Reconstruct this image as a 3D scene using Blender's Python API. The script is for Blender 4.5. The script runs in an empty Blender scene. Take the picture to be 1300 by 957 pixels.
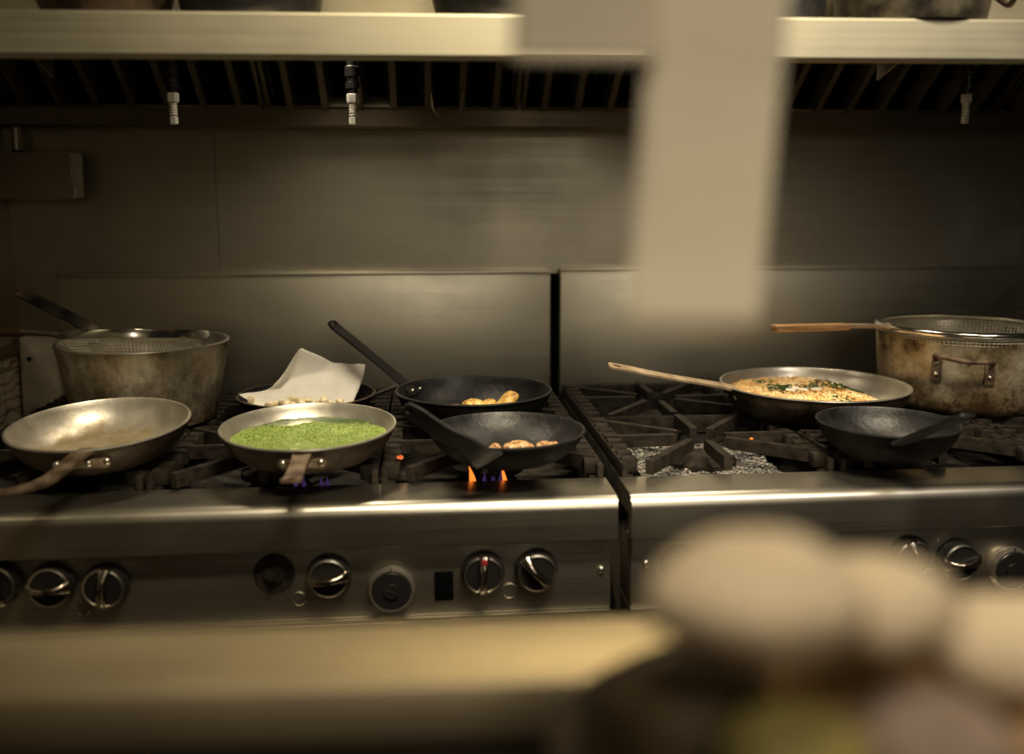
import bpy, bmesh, math, random
from mathutils import Vector, Matrix, noise
PI = math.pi
random.seed(7)
sc = bpy.context.scene
COL = sc.collection

# ------------------------------------------------------------------ materials
def _nt(name):
    m = bpy.data.materials.new(name); m.use_nodes = True
    nt = m.node_tree; b = nt.nodes['Principled BSDF']
    return m, nt, b
def simple(name, col, rough=.5, metal=0., emit=None, estr=0., spec=None, trans=0.):
    m, nt, b = _nt(name)
    b.inputs['Base Color'].default_value = (*col, 1); b.inputs['Roughness'].default_value = rough
    b.inputs['Metallic'].default_value = metal
    if emit: b.inputs['Emission Color'].default_value = (*emit, 1); b.inputs['Emission Strength'].default_value = estr
    if spec is not None: b.inputs['Specular IOR Level'].default_value = spec
    if trans: b.inputs['Transmission Weight'].default_value = trans
    return m
def noisy(name, cols, scale=(20, 20, 20), detail=4, pos=None, rough=(.4, .6), metal=0., bump=0., bscale=None, nrough=.6, dist=0., zfade=None, coat=0., spec=None):
    """colour ramp over object-space noise; zfade=(z0,z1,colour) mixes a colour in towards low z"""
    m, nt, b = _nt(name); N = nt.nodes; L = nt.links
    tc = N.new('ShaderNodeTexCoord'); mp = N.new('ShaderNodeMapping'); mp.inputs['Scale'].default_value = scale
    L.new(tc.outputs['Object'], mp.inputs['Vector'])
    n = N.new('ShaderNodeTexNoise'); n.inputs['Scale'].default_value = 1; n.inputs['Detail'].default_value = detail
    n.inputs['Roughness'].default_value = nrough; n.inputs['Distortion'].default_value = dist
    L.new(mp.outputs[0], n.inputs['Vector'])
    r = N.new('ShaderNodeValToRGB'); cr = r.color_ramp
    k = len(cols); pos = pos or [.3 + .4 * i / (k - 1) for i in range(k)]
    cr.elements[0].position = pos[0]; cr.elements[0].color = (*cols[0], 1)
    cr.elements[1].position = pos[-1]; cr.elements[1].color = (*cols[-1], 1)
    for i in range(1, k - 1):
        e = cr.elements.new(pos[i]); e.color = (*cols[i], 1)
    L.new(n.outputs['Fac'], r.inputs['Fac'])
    out = r.outputs['Color']
    rr = N.new('ShaderNodeMapRange'); rr.inputs['To Min'].default_value = rough[0]; rr.inputs['To Max'].default_value = rough[1]
    rr.inputs['From Min'].default_value = .3; rr.inputs['From Max'].default_value = .7
    L.new(n.outputs['Fac'], rr.inputs['Value']); L.new(rr.outputs[0], b.inputs['Roughness'])
    b.inputs['Metallic'].default_value = metal
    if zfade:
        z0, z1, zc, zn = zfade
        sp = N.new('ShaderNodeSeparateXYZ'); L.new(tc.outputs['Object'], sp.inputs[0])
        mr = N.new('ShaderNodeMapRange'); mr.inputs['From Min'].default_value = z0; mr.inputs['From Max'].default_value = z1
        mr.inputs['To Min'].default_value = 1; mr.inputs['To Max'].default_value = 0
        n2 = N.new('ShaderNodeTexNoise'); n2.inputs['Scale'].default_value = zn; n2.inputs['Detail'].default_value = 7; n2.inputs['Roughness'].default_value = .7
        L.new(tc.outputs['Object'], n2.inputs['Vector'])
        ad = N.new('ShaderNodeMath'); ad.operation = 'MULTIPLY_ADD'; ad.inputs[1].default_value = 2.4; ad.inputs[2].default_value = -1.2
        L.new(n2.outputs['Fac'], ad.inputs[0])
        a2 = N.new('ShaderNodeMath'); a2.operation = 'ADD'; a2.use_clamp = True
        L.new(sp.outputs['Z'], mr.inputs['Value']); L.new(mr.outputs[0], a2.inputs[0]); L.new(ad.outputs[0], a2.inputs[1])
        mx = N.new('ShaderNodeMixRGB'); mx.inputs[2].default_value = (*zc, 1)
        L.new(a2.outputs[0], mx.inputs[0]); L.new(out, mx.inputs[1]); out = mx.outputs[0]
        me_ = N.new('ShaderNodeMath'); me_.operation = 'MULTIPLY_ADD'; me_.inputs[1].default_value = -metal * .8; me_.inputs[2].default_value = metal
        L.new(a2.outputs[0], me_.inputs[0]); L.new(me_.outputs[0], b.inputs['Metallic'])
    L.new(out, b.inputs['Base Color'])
    if bump:
        bp = N.new('ShaderNodeBump'); bp.inputs['Strength'].default_value = bump; bp.inputs['Distance'].default_value = .002
        if bscale:
            nb = N.new('ShaderNodeTexNoise'); nb.inputs['Scale'].default_value = bscale; nb.inputs['Detail'].default_value = 5
            L.new(tc.outputs['Object'], nb.inputs['Vector']); L.new(nb.outputs['Fac'], bp.inputs['Height'])
        else:
            L.new(n.outputs['Fac'], bp.inputs['Height'])
        L.new(bp.outputs[0], b.inputs['Normal'])
    if coat: b.inputs['Coat Weight'].default_value = coat; b.inputs['Coat Roughness'].default_value = .15
    if spec is not None: b.inputs['Specular IOR Level'].default_value = spec
    return m
def steel(name, col=(.55, .52, .47), rough=(.28, .4), brush=(3, 3, 500), bump=.05, smudge=.25):
    """brushed stainless: fine streaks plus broad smudges"""
    m, nt, b = _nt(name); N = nt.nodes; L = nt.links
    tc = N.new('ShaderNodeTexCoord'); mp = N.new('ShaderNodeMapping'); mp.inputs['Scale'].default_value = brush
    L.new(tc.outputs['Object'], mp.inputs['Vector'])
    n = N.new('ShaderNodeTexNoise'); n.inputs['Scale'].default_value = 1; n.inputs['Detail'].default_value = 3
    L.new(mp.outputs[0], n.inputs['Vector'])
    n2 = N.new('ShaderNodeTexNoise'); n2.inputs['Scale'].default_value = 5; n2.inputs['Detail'].default_value = 5; n2.inputs['Roughness'].default_value = .6
    L.new(tc.outputs['Object'], n2.inputs['Vector'])
    s = N.new('ShaderNodeMath'); s.operation = 'MULTIPLY_ADD'; s.inputs[1].default_value = .35
    L.new(n.outputs['Fac'], s.inputs[0]); 
    s2 = N.new('ShaderNodeMath'); s2.operation = 'MULTIPLY'; s2.inputs[1].default_value = .65
    L.new(n2.outputs['Fac'], s2.inputs[0]); L.new(s2.outputs[0], s.inputs[2])
    r = N.new('ShaderNodeValToRGB'); cr = r.color_ramp
    cr.elements[0].position = .35; cr.elements[0].color = tuple(c * (1 - smudge) for c in col) + (1,)
    cr.elements[1].position = .65; cr.elements[1].color = (*col, 1)
    L.new(s.outputs[0], r.inputs['Fac']); L.new(r.outputs[0], b.inputs['Base Color'])
    rr = N.new('ShaderNodeMapRange'); rr.inputs['From Min'].default_value = .35; rr.inputs['From Max'].default_value = .65
    rr.inputs['To Min'].default_value = rough[1]; rr.inputs['To Max'].default_value = rough[0]
    L.new(s.outputs[0], rr.inputs['Value']); L.new(rr.outputs[0], b.inputs['Roughness'])
    b.inputs['Metallic'].default_value = 1
    bp = N.new('ShaderNodeBump'); bp.inputs['Strength'].default_value = bump; bp.inputs['Distance'].default_value = .001
    L.new(n.outputs['Fac'], bp.inputs['Height']); L.new(bp.outputs[0], b.inputs['Normal'])
    return m

M = {}
M['wall'] = steel('backsplash_steel', (.50, .465, .385), (.34, .46), (2, 3, 260), .03, .3)
M['guard'] = steel('backguard_steel', (.66, .62, .51), (.33, .48), (2, 2, 350), .04, .2)
M['rail'] = steel('rail_steel', (.64, .60, .51), (.27, .38), (2, 400, 400), .03, .15)
M['panel'] = steel('panel_steel', (.34, .31, .26), (.4, .55), (2, 2, 350), .04, .3)
M['shelf'] = steel('shelf_steel', (.53, .49, .37), (.4, .55), (2, 300, 300), .04, .12)
M['hood'] = steel('hood_steel', (.72, .66, .52), (.4, .55), (2, 2, 300), .04, .15)
M['hooddark'] = steel('trough_steel', (.24, .2, .15), (.35, .5), (2, 300, 300), .03, .3)
M['counter'] = steel('counter_steel', (.86, .73, .5), (.42, .6), (2, 200, 2), .03, .12)
M['baffle'] = steel('baffle_steel', (.20, .17, .12), (.35, .5), (2, 2, 200), .03, .3)
M['iron'] = noisy('cast_iron', [(.007, .006, .005), (.034, .027, .02)], (60, 60, 60), 4, rough=(.5, .75), bump=.5, spec=.15)
M['deck'] = noisy('greasy_deck', [(.008, .007, .006), (.03, .026, .02)], (40, 40, 40), 4, rough=(.4, .8), bump=.3)
M['foil'] = noisy('foil_tray', [(.012, .012, .01), (.11, .10, .09), (.42, .40, .36)], (260, 260, 260), 3, [.4, .5, .62], rough=(.4, .7), metal=.3, bump=.8)
M['alu_in'] = noisy('worn_aluminium', [(.5, .47, .4), (.72, .68, .6)], (14, 14, 14), 5, rough=(.3, .45), metal=.85, bump=.1, bscale=120, zfade=(.002, .022, (.26, .2, .11), 30))
M['alu_rim'] = noisy('pan_aluminium', [(.5, .47, .4), (.74, .7, .6)], (14, 14, 14), 5, rough=(.28, .4), metal=.85, bump=.06, bscale=150)
M['burnt'] = noisy('burnt_outside', [(.013, .009, .006), (.055, .036, .023), (.14, .10, .066)], (25, 25, 40), 7, [.35, .55, .75], rough=(.4, .65), metal=.5, bump=.3)
M['potdark'] = noisy('battered_pot', [(.02, .017, .013), (.10, .085, .06), (.2, .17, .12)], (20, 20, 20), 6, [.35, .5, .7], rough=(.35, .55), metal=.6, bump=.2)
M['carbon'] = noisy('carbon_steel', [(.006, .006, .0065), (.017, .016, .017)], (40, 40, 40), 5, rough=(.36, .52), metal=0., bump=.4, bscale=110, spec=.45)
M['iron_handle'] = noisy('dark_iron_handle', [(.012, .012, .012), (.05, .042, .036), (.16, .10, .06)], (25, 25, 25), 5, [.35, .5, .72], rough=(.4, .6), metal=.3, bump=.2)
M['plate'] = noisy('iron_plate', [(.10, .075, .05), (.26, .20, .145), (.34, .27, .2)], (70, 70, 70), 6, rough=(.4, .6), metal=.6, bump=.3)
M['carbon_out'] = noisy('blackened_outside', [(.004, .004, .004), (.013, .012, .011)], (40, 40, 40), 5, rough=(.5, .7), bump=.4, bscale=110, spec=.08)
M['rust'] = noisy('rusty_strip', [(.05, .03, .02), (.14, .095, .062), (.24, .18, .125)], (60, 60, 60), 6, rough=(.45, .7), metal=.5, bump=.3)
M['brass'] = noisy('tan_handle', [(.42, .30, .18), (.68, .54, .37)], (40, 40, 40), 5, rough=(.4, .6), metal=.6, bump=.15)
M['steelstrip'] = noisy('grey_strip', [(.10, .09, .085), (.24, .21, .18)], (40, 40, 40), 5, rough=(.3, .5), metal=.8)
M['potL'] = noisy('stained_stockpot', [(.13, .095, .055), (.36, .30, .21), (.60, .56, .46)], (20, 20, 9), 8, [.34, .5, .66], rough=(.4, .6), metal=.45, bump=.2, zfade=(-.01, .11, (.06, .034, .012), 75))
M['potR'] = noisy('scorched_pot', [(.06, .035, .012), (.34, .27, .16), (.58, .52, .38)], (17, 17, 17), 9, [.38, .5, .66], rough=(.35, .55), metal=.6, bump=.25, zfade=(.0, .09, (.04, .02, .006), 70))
M['chrome'] = simple('bright_metal', (.85, .83, .78), .16, 1)
M['nickel'] = simple('nickel_plate', (.9, .88, .84), .3, .55)
M['dullchrome'] = simple('dull_metal', (.6, .57, .5), .3, 1)
M['wire'] = noisy('sieve_wire', [(.5, .46, .36), (.7, .65, .52)], (60, 60, 60), 2, rough=(.4, .5), metal=.3)
M['wood'] = noisy('handle_wood', [(.26, .13, .05), (.55, .33, .15)], (12, 200, 200), 5, rough=(.4, .6), bump=.1)
M['darkwood'] = noisy('dark_handle_wood', [(.05, .022, .012), (.14, .065, .035)], (12, 200, 200), 5, rough=(.35, .5), bump=.1)
M['black'] = simple('black_plastic', (.012, .011, .011), .32)
M['blackmatte'] = simple('black_rubber', (.008, .008, .008), .6)
M['red'] = simple('red_mark', (.25, .02, .03), .4)
M['void'] = simple('dark_gap', (.003, .003, .003), .9, spec=0)  # near-black; paints shade in gaps, also colours the switch slot
M['paper'] = noisy('ticket_paper', [(.80, .72, .56), (.88, .80, .64)], (8, 8, 30), 3, rough=(.8, .9))
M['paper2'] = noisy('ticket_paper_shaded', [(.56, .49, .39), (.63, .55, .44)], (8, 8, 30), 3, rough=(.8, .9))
M['parch'] = noisy('parchment', [(.84, .80, .70), (.96, .93, .85)], (30, 30, 30), 5, rough=(.5, .7), bump=.15)
M['board'] = noisy('cutting_board', [(.45, .4, .3), (.62, .56, .44)], (20, 20, 60), 5, rough=(.6, .8), zfade=(-.06, .08, (.12, .07, .03), 30))
M['sauce'] = noisy('green_sauce', [(.035, .08, .008), (.20, .29, .04), (.36, .42, .13)], (420, 420, 420), 6, [.40, .5, .62], rough=(.3, .5), bump=.25, bscale=500, coat=.3)
M['herb'] = noisy('chopped_herb', [(.01, .03, .006), (.04, .09, .015)], (90, 90, 90), 3, rough=(.5, .7))
M['rice'] = noisy('cooked_rice', [(.75, .38, .10), (.90, .66, .30), (.95, .80, .50)], (32, 32, 32), 4, [.38, .5, .64], rough=(.35, .5), coat=.3)
M['potato'] = noisy('roast_potato', [(.3, .12, .03), (.68, .42, .1), (.85, .62, .2)], (70, 70, 70), 5, [.34, .46, .6], rough=(.35, .55), bump=.3, coat=.3)
M['mushroom'] = noisy('fried_piece', [(.12, .05, .02), (.5, .28, .12), (.74, .52, .28)], (80, 80, 80), 5, [.34, .48, .64], rough=(.35, .5), bump=.3, coat=.4)
M['garlic'] = noisy('garlic', [(.75, .6, .34), (.85, .76, .52)], (80, 80, 80), 3, rough=(.4, .6))
M['crust'] = noisy('bread_crust', [(.16, .08, .025), (.38, .22, .08), (.5, .34, .15)], (60, 60, 60), 5, rough=(.5, .75), bump=.2)
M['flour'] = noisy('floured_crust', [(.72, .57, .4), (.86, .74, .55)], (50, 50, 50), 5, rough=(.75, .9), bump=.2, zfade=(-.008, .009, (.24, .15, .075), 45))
M['olive'] = noisy('olive_crust', [(.12, .1, .02), (.4, .33, .1)], (50, 50, 50), 5, rough=(.6, .8), bump=.2)
M['dark'] = noisy('dark_crust', [(.03, .02, .01), (.1, .06, .02)], (50, 50, 50), 5, rough=(.6, .8))
M['mauve'] = noisy('grey_crust', [(.2, .14, .11), (.4, .3, .25)], (50, 50, 50), 5, rough=(.6, .8), bump=.2)
M['basket'] = noisy('dark_basket', [(.015, .010, .006), (.06, .04, .02)], (90, 90, 300), 3, rough=(.6, .8), bump=.6)
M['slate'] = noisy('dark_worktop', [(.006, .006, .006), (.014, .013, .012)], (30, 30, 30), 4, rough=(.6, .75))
M['tape'] = simple('clear_tape', (.45, .42, .38), .25)
M['box'] = noisy('painted_box', [(.24, .20, .17), (.31, .26, .22)], (15, 15, 15), 4, rough=(.45, .6), metal=.2)
M['floor'] = noisy('quarry_floor', [(.10, .07, .045), (.16, .12, .08)], (8, 8, 8), 4, rough=(.5, .7))
M['plaster'] = noisy('painted_plaster', [(.5, .46, .35), (.56, .52, .41)], (4, 4, 4), 4, rough=(.7, .85))
def tile_mat():
    m, nt, b = _nt('patterned_tile'); N = nt.nodes; L = nt.links
    tc = N.new('ShaderNodeTexCoord'); sp = N.new('ShaderNodeSeparateXYZ'); cb = N.new('ShaderNodeCombineXYZ')
    L.new(tc.outputs['Object'], sp.inputs[0]); L.new(sp.outputs['Y'], cb.inputs['X']); L.new(sp.outputs['Z'], cb.inputs['Y'])
    br = N.new('ShaderNodeTexBrick'); br.offset = 0; br.inputs['Scale'].default_value = 1; br.inputs['Mortar Size'].default_value = .0015
    br.inputs['Brick Width'].default_value = .075; br.inputs['Row Height'].default_value = .075
    L.new(cb.outputs[0], br.inputs['Vector'])
    w = N.new('ShaderNodeTexWave'); w.wave_type = 'RINGS'; w.inputs['Scale'].default_value = 14; w.inputs['Distortion'].default_value = 9; w.inputs['Detail'].default_value = 1
    L.new(cb.outputs[0], w.inputs['Vector'])
    r = N.new('ShaderNodeValToRGB'); r.color_ramp.elements[0].position = .05; r.color_ramp.elements[0].color = (.22, .13, .07, 1)
    r.color_ramp.elements[1].position = .16; r.color_ramp.elements[1].color = (.5, .44, .33, 1)
    L.new(w.outputs['Fac'], r.inputs['Fac']); L.new(r.outputs[0], br.inputs['Color1']); L.new(r.outputs[0], br.inputs['Color2'])
    br.inputs['Mortar'].default_value = (.1, .08, .06, 1)
    L.new(br.outputs['Color'], b.inputs['Base Color']); b.inputs['Roughness'].default_value = .3
    return m
M['tile'] = tile_mat()
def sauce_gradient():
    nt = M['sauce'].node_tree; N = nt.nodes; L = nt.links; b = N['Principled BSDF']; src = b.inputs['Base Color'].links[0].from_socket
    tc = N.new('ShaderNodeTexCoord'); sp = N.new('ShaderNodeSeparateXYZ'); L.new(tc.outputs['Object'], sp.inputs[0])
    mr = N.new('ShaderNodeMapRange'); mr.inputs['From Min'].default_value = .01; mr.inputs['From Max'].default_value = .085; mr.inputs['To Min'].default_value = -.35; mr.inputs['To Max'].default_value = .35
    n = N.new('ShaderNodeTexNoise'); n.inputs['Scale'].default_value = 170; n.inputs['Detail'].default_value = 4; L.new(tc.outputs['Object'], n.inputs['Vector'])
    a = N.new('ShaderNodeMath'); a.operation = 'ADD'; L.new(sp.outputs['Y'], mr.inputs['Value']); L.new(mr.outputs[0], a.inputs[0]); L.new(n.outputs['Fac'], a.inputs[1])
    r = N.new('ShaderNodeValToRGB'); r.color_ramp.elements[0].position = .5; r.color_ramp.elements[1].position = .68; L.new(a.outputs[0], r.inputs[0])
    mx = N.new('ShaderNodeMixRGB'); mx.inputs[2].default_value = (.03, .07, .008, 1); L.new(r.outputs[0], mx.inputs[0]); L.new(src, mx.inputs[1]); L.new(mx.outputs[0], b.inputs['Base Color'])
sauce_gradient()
def flame_mat(name, c, s):
    m = bpy.data.materials.new(name); m.use_nodes = True; nt = m.node_tree; N = nt.nodes; N.clear()
    o = N.new('ShaderNodeOutputMaterial'); e = N.new('ShaderNodeEmission'); t = N.new('ShaderNodeBsdfTransparent'); mx = N.new('ShaderNodeMixShader')
    e.inputs[0].default_value = (*c, 1); e.inputs[1].default_value = s
    mx.inputs[0].default_value = .75
    nt.links.new(t.outputs[0], mx.inputs[1]); nt.links.new(e.outputs[0], mx.inputs[2]); nt.links.new(mx.outputs[0], o.inputs['Surface'])
    return m
M['flame'] = flame_mat('orange_flame', (1, .23, .03), 1.6)
M['blueflame'] = flame_mat('violet_flame', (.16, .07, .32), .22)

# ------------------------------------------------------------------ mesh builder
class MB:
    def __init__(s): s.bm = bmesh.new()
    def _mi(s, f0, mi):
        if mi:
            s.bm.faces.ensure_lookup_table()
            for f in s.bm.faces[f0:]: f.material_index = mi
    def box(s, x0, x1, y0, y1, z0, z1, bev=0, mi=0, mat=None, seg=2):
        t = bmesh.new(); bmesh.ops.create_cube(t, size=1)
        for v in t.verts: v.co = Vector(((x0 + x1) / 2 + v.co.x * (x1 - x0), (y0 + y1) / 2 + v.co.y * (y1 - y0), (z0 + z1) / 2 + v.co.z * (z1 - z0)))
        if bev: bmesh.ops.bevel(t, geom=list(t.edges), offset=bev, segments=seg, affect='EDGES', profile=.5)
        s.merge(t, mat, mi); return s
    def merge(s, t, mat=None, mi=0):
        if mat is not None: bmesh.ops.transform(t, matrix=mat, verts=t.verts)
        me = bpy.data.meshes.new('t'); t.to_mesh(me); t.free()
        f0 = len(s.bm.faces); s.bm.from_mesh(me); bpy.data.meshes.remove(me); s._mi(f0, mi)
    def lathe(s, prof, seg=64, mis=None, mat=None, cx=0, cy=0, sx=1, sy=1, mi=0):
        """prof: list of (r,z); r==0 closes on the axis; mis: material per profile span"""
        t = bmesh.new(); rings = []
        for r, z in prof:
            if r < 1e-6: rings.append([t.verts.new((cx, cy, z))])
            else: rings.append([t.verts.new((cx + sx * r * math.cos(2 * PI * i / seg), cy + sy * r * math.sin(2 * PI * i / seg), z)) for i in range(seg)])
        for k in range(len(prof) - 1):
            a, b = rings[k], rings[k + 1]
            for i in range(seg):
                j = (i + 1) % seg
                if len(a) == 1 and len(b) == 1: continue
                if len(a) == 1: f = t.faces.new((a[0], b[j], b[i]))
                elif len(b) == 1: f = t.faces.new((a[i], a[j], b[0]))
                else: f = t.faces.new((a[i], a[j], b[j], b[i]))
                if mis: f.material_index = mis[k]
        bmesh.ops.recalc_face_normals(t, faces=t.faces)
        s.merge(t, mat, mi); return s
    def tube(s, pts, r, seg=10, closed=False, mi=0, mat=None):
        pts = [Vector(p) for p in pts]; n = len(pts); t = bmesh.new(); rings = []
        rs = r if isinstance(r, (list, tuple)) else [r] * n
        prev = None
        for i, p in enumerate(pts):
            if closed: d = (pts[(i + 1) % n] - pts[i - 1])
            else: d = pts[min(i + 1, n - 1)] - pts[max(i - 1, 0)]
            d.normalize()
            if prev is None: u = d.orthogonal().normalized()
            else: u = (prev - d * prev.dot(d)).normalized()
            prev = u; w = d.cross(u)
            rings.append([t.verts.new(p + rs[i] * (math.cos(2 * PI * k / seg) * u + math.sin(2 * PI * k / seg) * w)) for k in range(seg)])
        rng = range(n) if closed else range(n - 1)
        for i in rng:
            a, b = rings[i], rings[(i + 1) % n]
            for k in range(seg):
                t.faces.new((a[k], a[(k + 1) % seg], b[(k + 1) % seg], b[k]))
        if not closed:
            t.faces.new(rings[0][::-1]); t.faces.new(rings[-1])
        bmesh.ops.recalc_face_normals(t, faces=t.faces)
        s.merge(t, mat, mi); return s
    def strip(s, pts, widths, th, side, hole=None, n=40, mi=0, bulge=.0):
        """flat bar swept along a smooth path; side = width direction; hole=(s0,s1,frac)"""
        P = smooth_path([Vector(p) for p in pts], n); side = Vector(side).normalized(); t = bmesh.new(); rows = []
        ths = th if isinstance(th, (list, tuple)) else (th, th)
        for i, p in enumerate(P):
            u = i / (len(P) - 1)
            d = (P[min(i + 1, len(P) - 1)] - P[max(i - 1, 0)]).normalized()
            sd = (side - d * side.dot(d)).normalized(); up = sd.cross(d)
            x = u * (len(widths) - 1); k = min(int(x), len(widths) - 2); w = (widths[k] * (1 - (x - k)) + widths[k + 1] * (x - k)) / 2
            if u > .96: w *= math.sqrt(max(.06, 1 - ((u - .96) / .04) ** 2)) * .75 + .25
            h = w * .22
            if hole and hole[0] <= u <= hole[1]: h = w * hole[2] * math.sqrt(max(0.0, 1 - ((2 * (u - hole[0]) / (hole[1] - hole[0])) - 1) ** 2)) + 1e-5
            tt = (ths[0] * (1 - u) + ths[1] * u) / 2
            row = []
            for sgn in (1, -1):
                row.append([t.verts.new(p + sd * q + up * (tt * sgn + (bulge * (1 if abs(q) < w * .5 else 0)))) for q in (-w, -h, h, w)])
            rows.append((row, bool(hole and hole[0] <= u <= hole[1])))
        for i in range(len(rows) - 1):
            (T, B), ha = rows[i]; (T2, B2), hb = rows[i + 1]; hh = ha and hb
            for c in range(3):
                if hh and c == 1: continue
                t.faces.new((T[c], T[c + 1], T2[c + 1], T2[c])); t.faces.new((B[c], B2[c], B2[c + 1], B[c + 1]))
            t.faces.new((T[0], T2[0], B2[0], B[0])); t.faces.new((T[3], B[3], B2[3], T2[3]))
            if hh:
                t.faces.new((T[1], B[1], B2[1], T2[1])); t.faces.new((T[2], T2[2], B2[2], B[2]))
        for (T, B) in (rows[0][0], rows[-1][0]):
            for c in range(3): t.faces.new((T[c], T[c + 1], B[c + 1], B[c]))
        bmesh.ops.recalc_face_normals(t, faces=t.faces)
        s.merge(t, None, mi); return s
    def blob(s, c, r, sc=(1, 1, 1), amp=.15, freq=3., sub=3, rot=0, seed=0, tilt=(0, 0), mi=0):
        t = bmesh.new(); bmesh.ops.create_icosphere(t, subdivisions=sub, radius=1)
        off = Vector((seed * 7.3, seed * 3.1, seed * 1.7))
        for v in t.verts: v.co = v.co * (1 + amp * noise.noise(v.co * freq / 2 + off))
        mt = Matrix.Translation(c) @ Matrix.Rotation(rot, 4, 'Z') @ Matrix.Rotation(tilt[0], 4, 'X') @ Matrix.Rotation(tilt[1], 4, 'Y') @ Matrix.Diagonal((r * sc[0], r * sc[1], r * sc[2], 1))
        s.merge(t, mt, mi); return s
    def prism(s, poly, a, b, axis='X', bev=0, mi=0):
        """poly of 2D points extruded along an axis between a and b"""
        t = bmesh.new()
        def mk(q, w): return {'X': (w, q[0], q[1]), 'Y': (q[0], w, q[1]), 'Z': (q[0], q[1], w)}[axis]
        A = [t.verts.new(mk(q, a)) for q in poly]; B = [t.verts.new(mk(q, b)) for q in poly]
        t.faces.new(A); t.faces.new(B[::-1])
        for i in range(len(poly)): j = (i + 1) % len(poly); t.faces.new((A[i], B[i], B[j], A[j]))
        bmesh.ops.recalc_face_normals(t, faces=t.faces)
        if bev: bmesh.ops.bevel(t, geom=list(t.edges), offset=bev, segments=2, affect='EDGES', profile=.5)
        s.merge(t, None, mi); return s
    def build(s, name, mats, parent=None, ang=35, loc=None, rot=None):
        me = bpy.data.meshes.new(name); s.bm.to_mesh(me); s.bm.free()
        for m in (mats if isinstance(mats, (list, tuple)) else [mats]): me.materials.append(m)
        me.shade_smooth(); me.set_sharp_from_angle(angle=math.radians(ang))
        o = bpy.data.objects.new(name, me); COL.objects.link(o)
        if parent: o.parent = parent
        if loc: o.location = loc
        if rot: o.rotation_euler = rot
        return o
def smooth_path(P, n):
    if len(P) < 3: return [P[0].lerp(P[-1], i / (n - 1)) for i in range(n)]
    out = []; m = len(P) - 1
    for i in range(n):
        x = i / (n - 1) * m; k = min(int(x), m - 1); u = x - k
        a, b, c, d = P[max(k - 1, 0)], P[k], P[k + 1], P[min(k + 2, m)]
        out.append(.5 * ((2 * b) + (c - a) * u + (2 * a - 5 * b + 4 * c - d) * u * u + (3 * b - a - 3 * c + d) * u ** 3))
    return out
def tag(o, label=None, cat=None, group=None, kind=None):
    if label: o['label'] = label
    if cat: o['category'] = cat
    if group: o['group'] = group
    if kind: o['kind'] = kind
    return o
def thing(name, label, cat, loc=(0, 0, 0), rot=(0, 0, 0), group=None):
    o = bpy.data.objects.new(name, None); o.empty_display_size = .05; COL.objects.link(o)
    o.location = loc; o.rotation_euler = rot
    return tag(o, label, cat, group)
def copy_tree(o, parent=None):
    c = o.copy(); COL.objects.link(c); c.parent = parent
    for ch in list(o.children): copy_tree(ch, c)
    return c

# ------------------------------------------------------------------ the room
Z0 = .905                      # cooktop rail height
def struct(mb, name, mat): return tag(mb.build(name, mat), kind='structure')
struct(MB().box(-1.2, 3.2, 0, .08, 0, 2.7), 'wall_back', M['wall'])
m = MB()
for x in (.288, 1.9): m.box(x - .0007, x + .0007, -.0008, .001, 1.0, 1.42)
struct(m, 'trim_1', M['hooddark'])
struct(MB().box(-.165, -.085, -2.9, -.001, 1.02, 2.7), 'wall_left', M['wall'])
struct(MB().box(-.165, -.085, -2.9, -.001, 0, 1.0), 'wall_left_tiled', M['tile'])
struct(MB().box(-.166, -.078, -2.9, -.001, 1.0, 1.02, .003), 'trim_2', M['hooddark'])
struct(MB().box(-1.2, 3.2, -4.4, .08, -.06, 0), 'floor', M['floor'])
struct(MB().box(-1.2, 3.2, -4.4, .08, 2.7, 2.76), 'ceiling', M['plaster'])
struct(MB().box(-1.2, 3.2, -4.46, -4.4, 0, 2.7), 'wall_rear', M['plaster'])
tag(MB().box(.9155, .9305, -.012, -.0005, .2, 1.14).build('gap_shade', M['void']), kind='structure')  # black strip added to paint the shade between the two backguards
# narrow steel filler between the left wall and the range
struct(MB().box(-.084, -.004, -.58, -.001, .0, .86, .002), 'trim_3', M['hooddark'])

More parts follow.
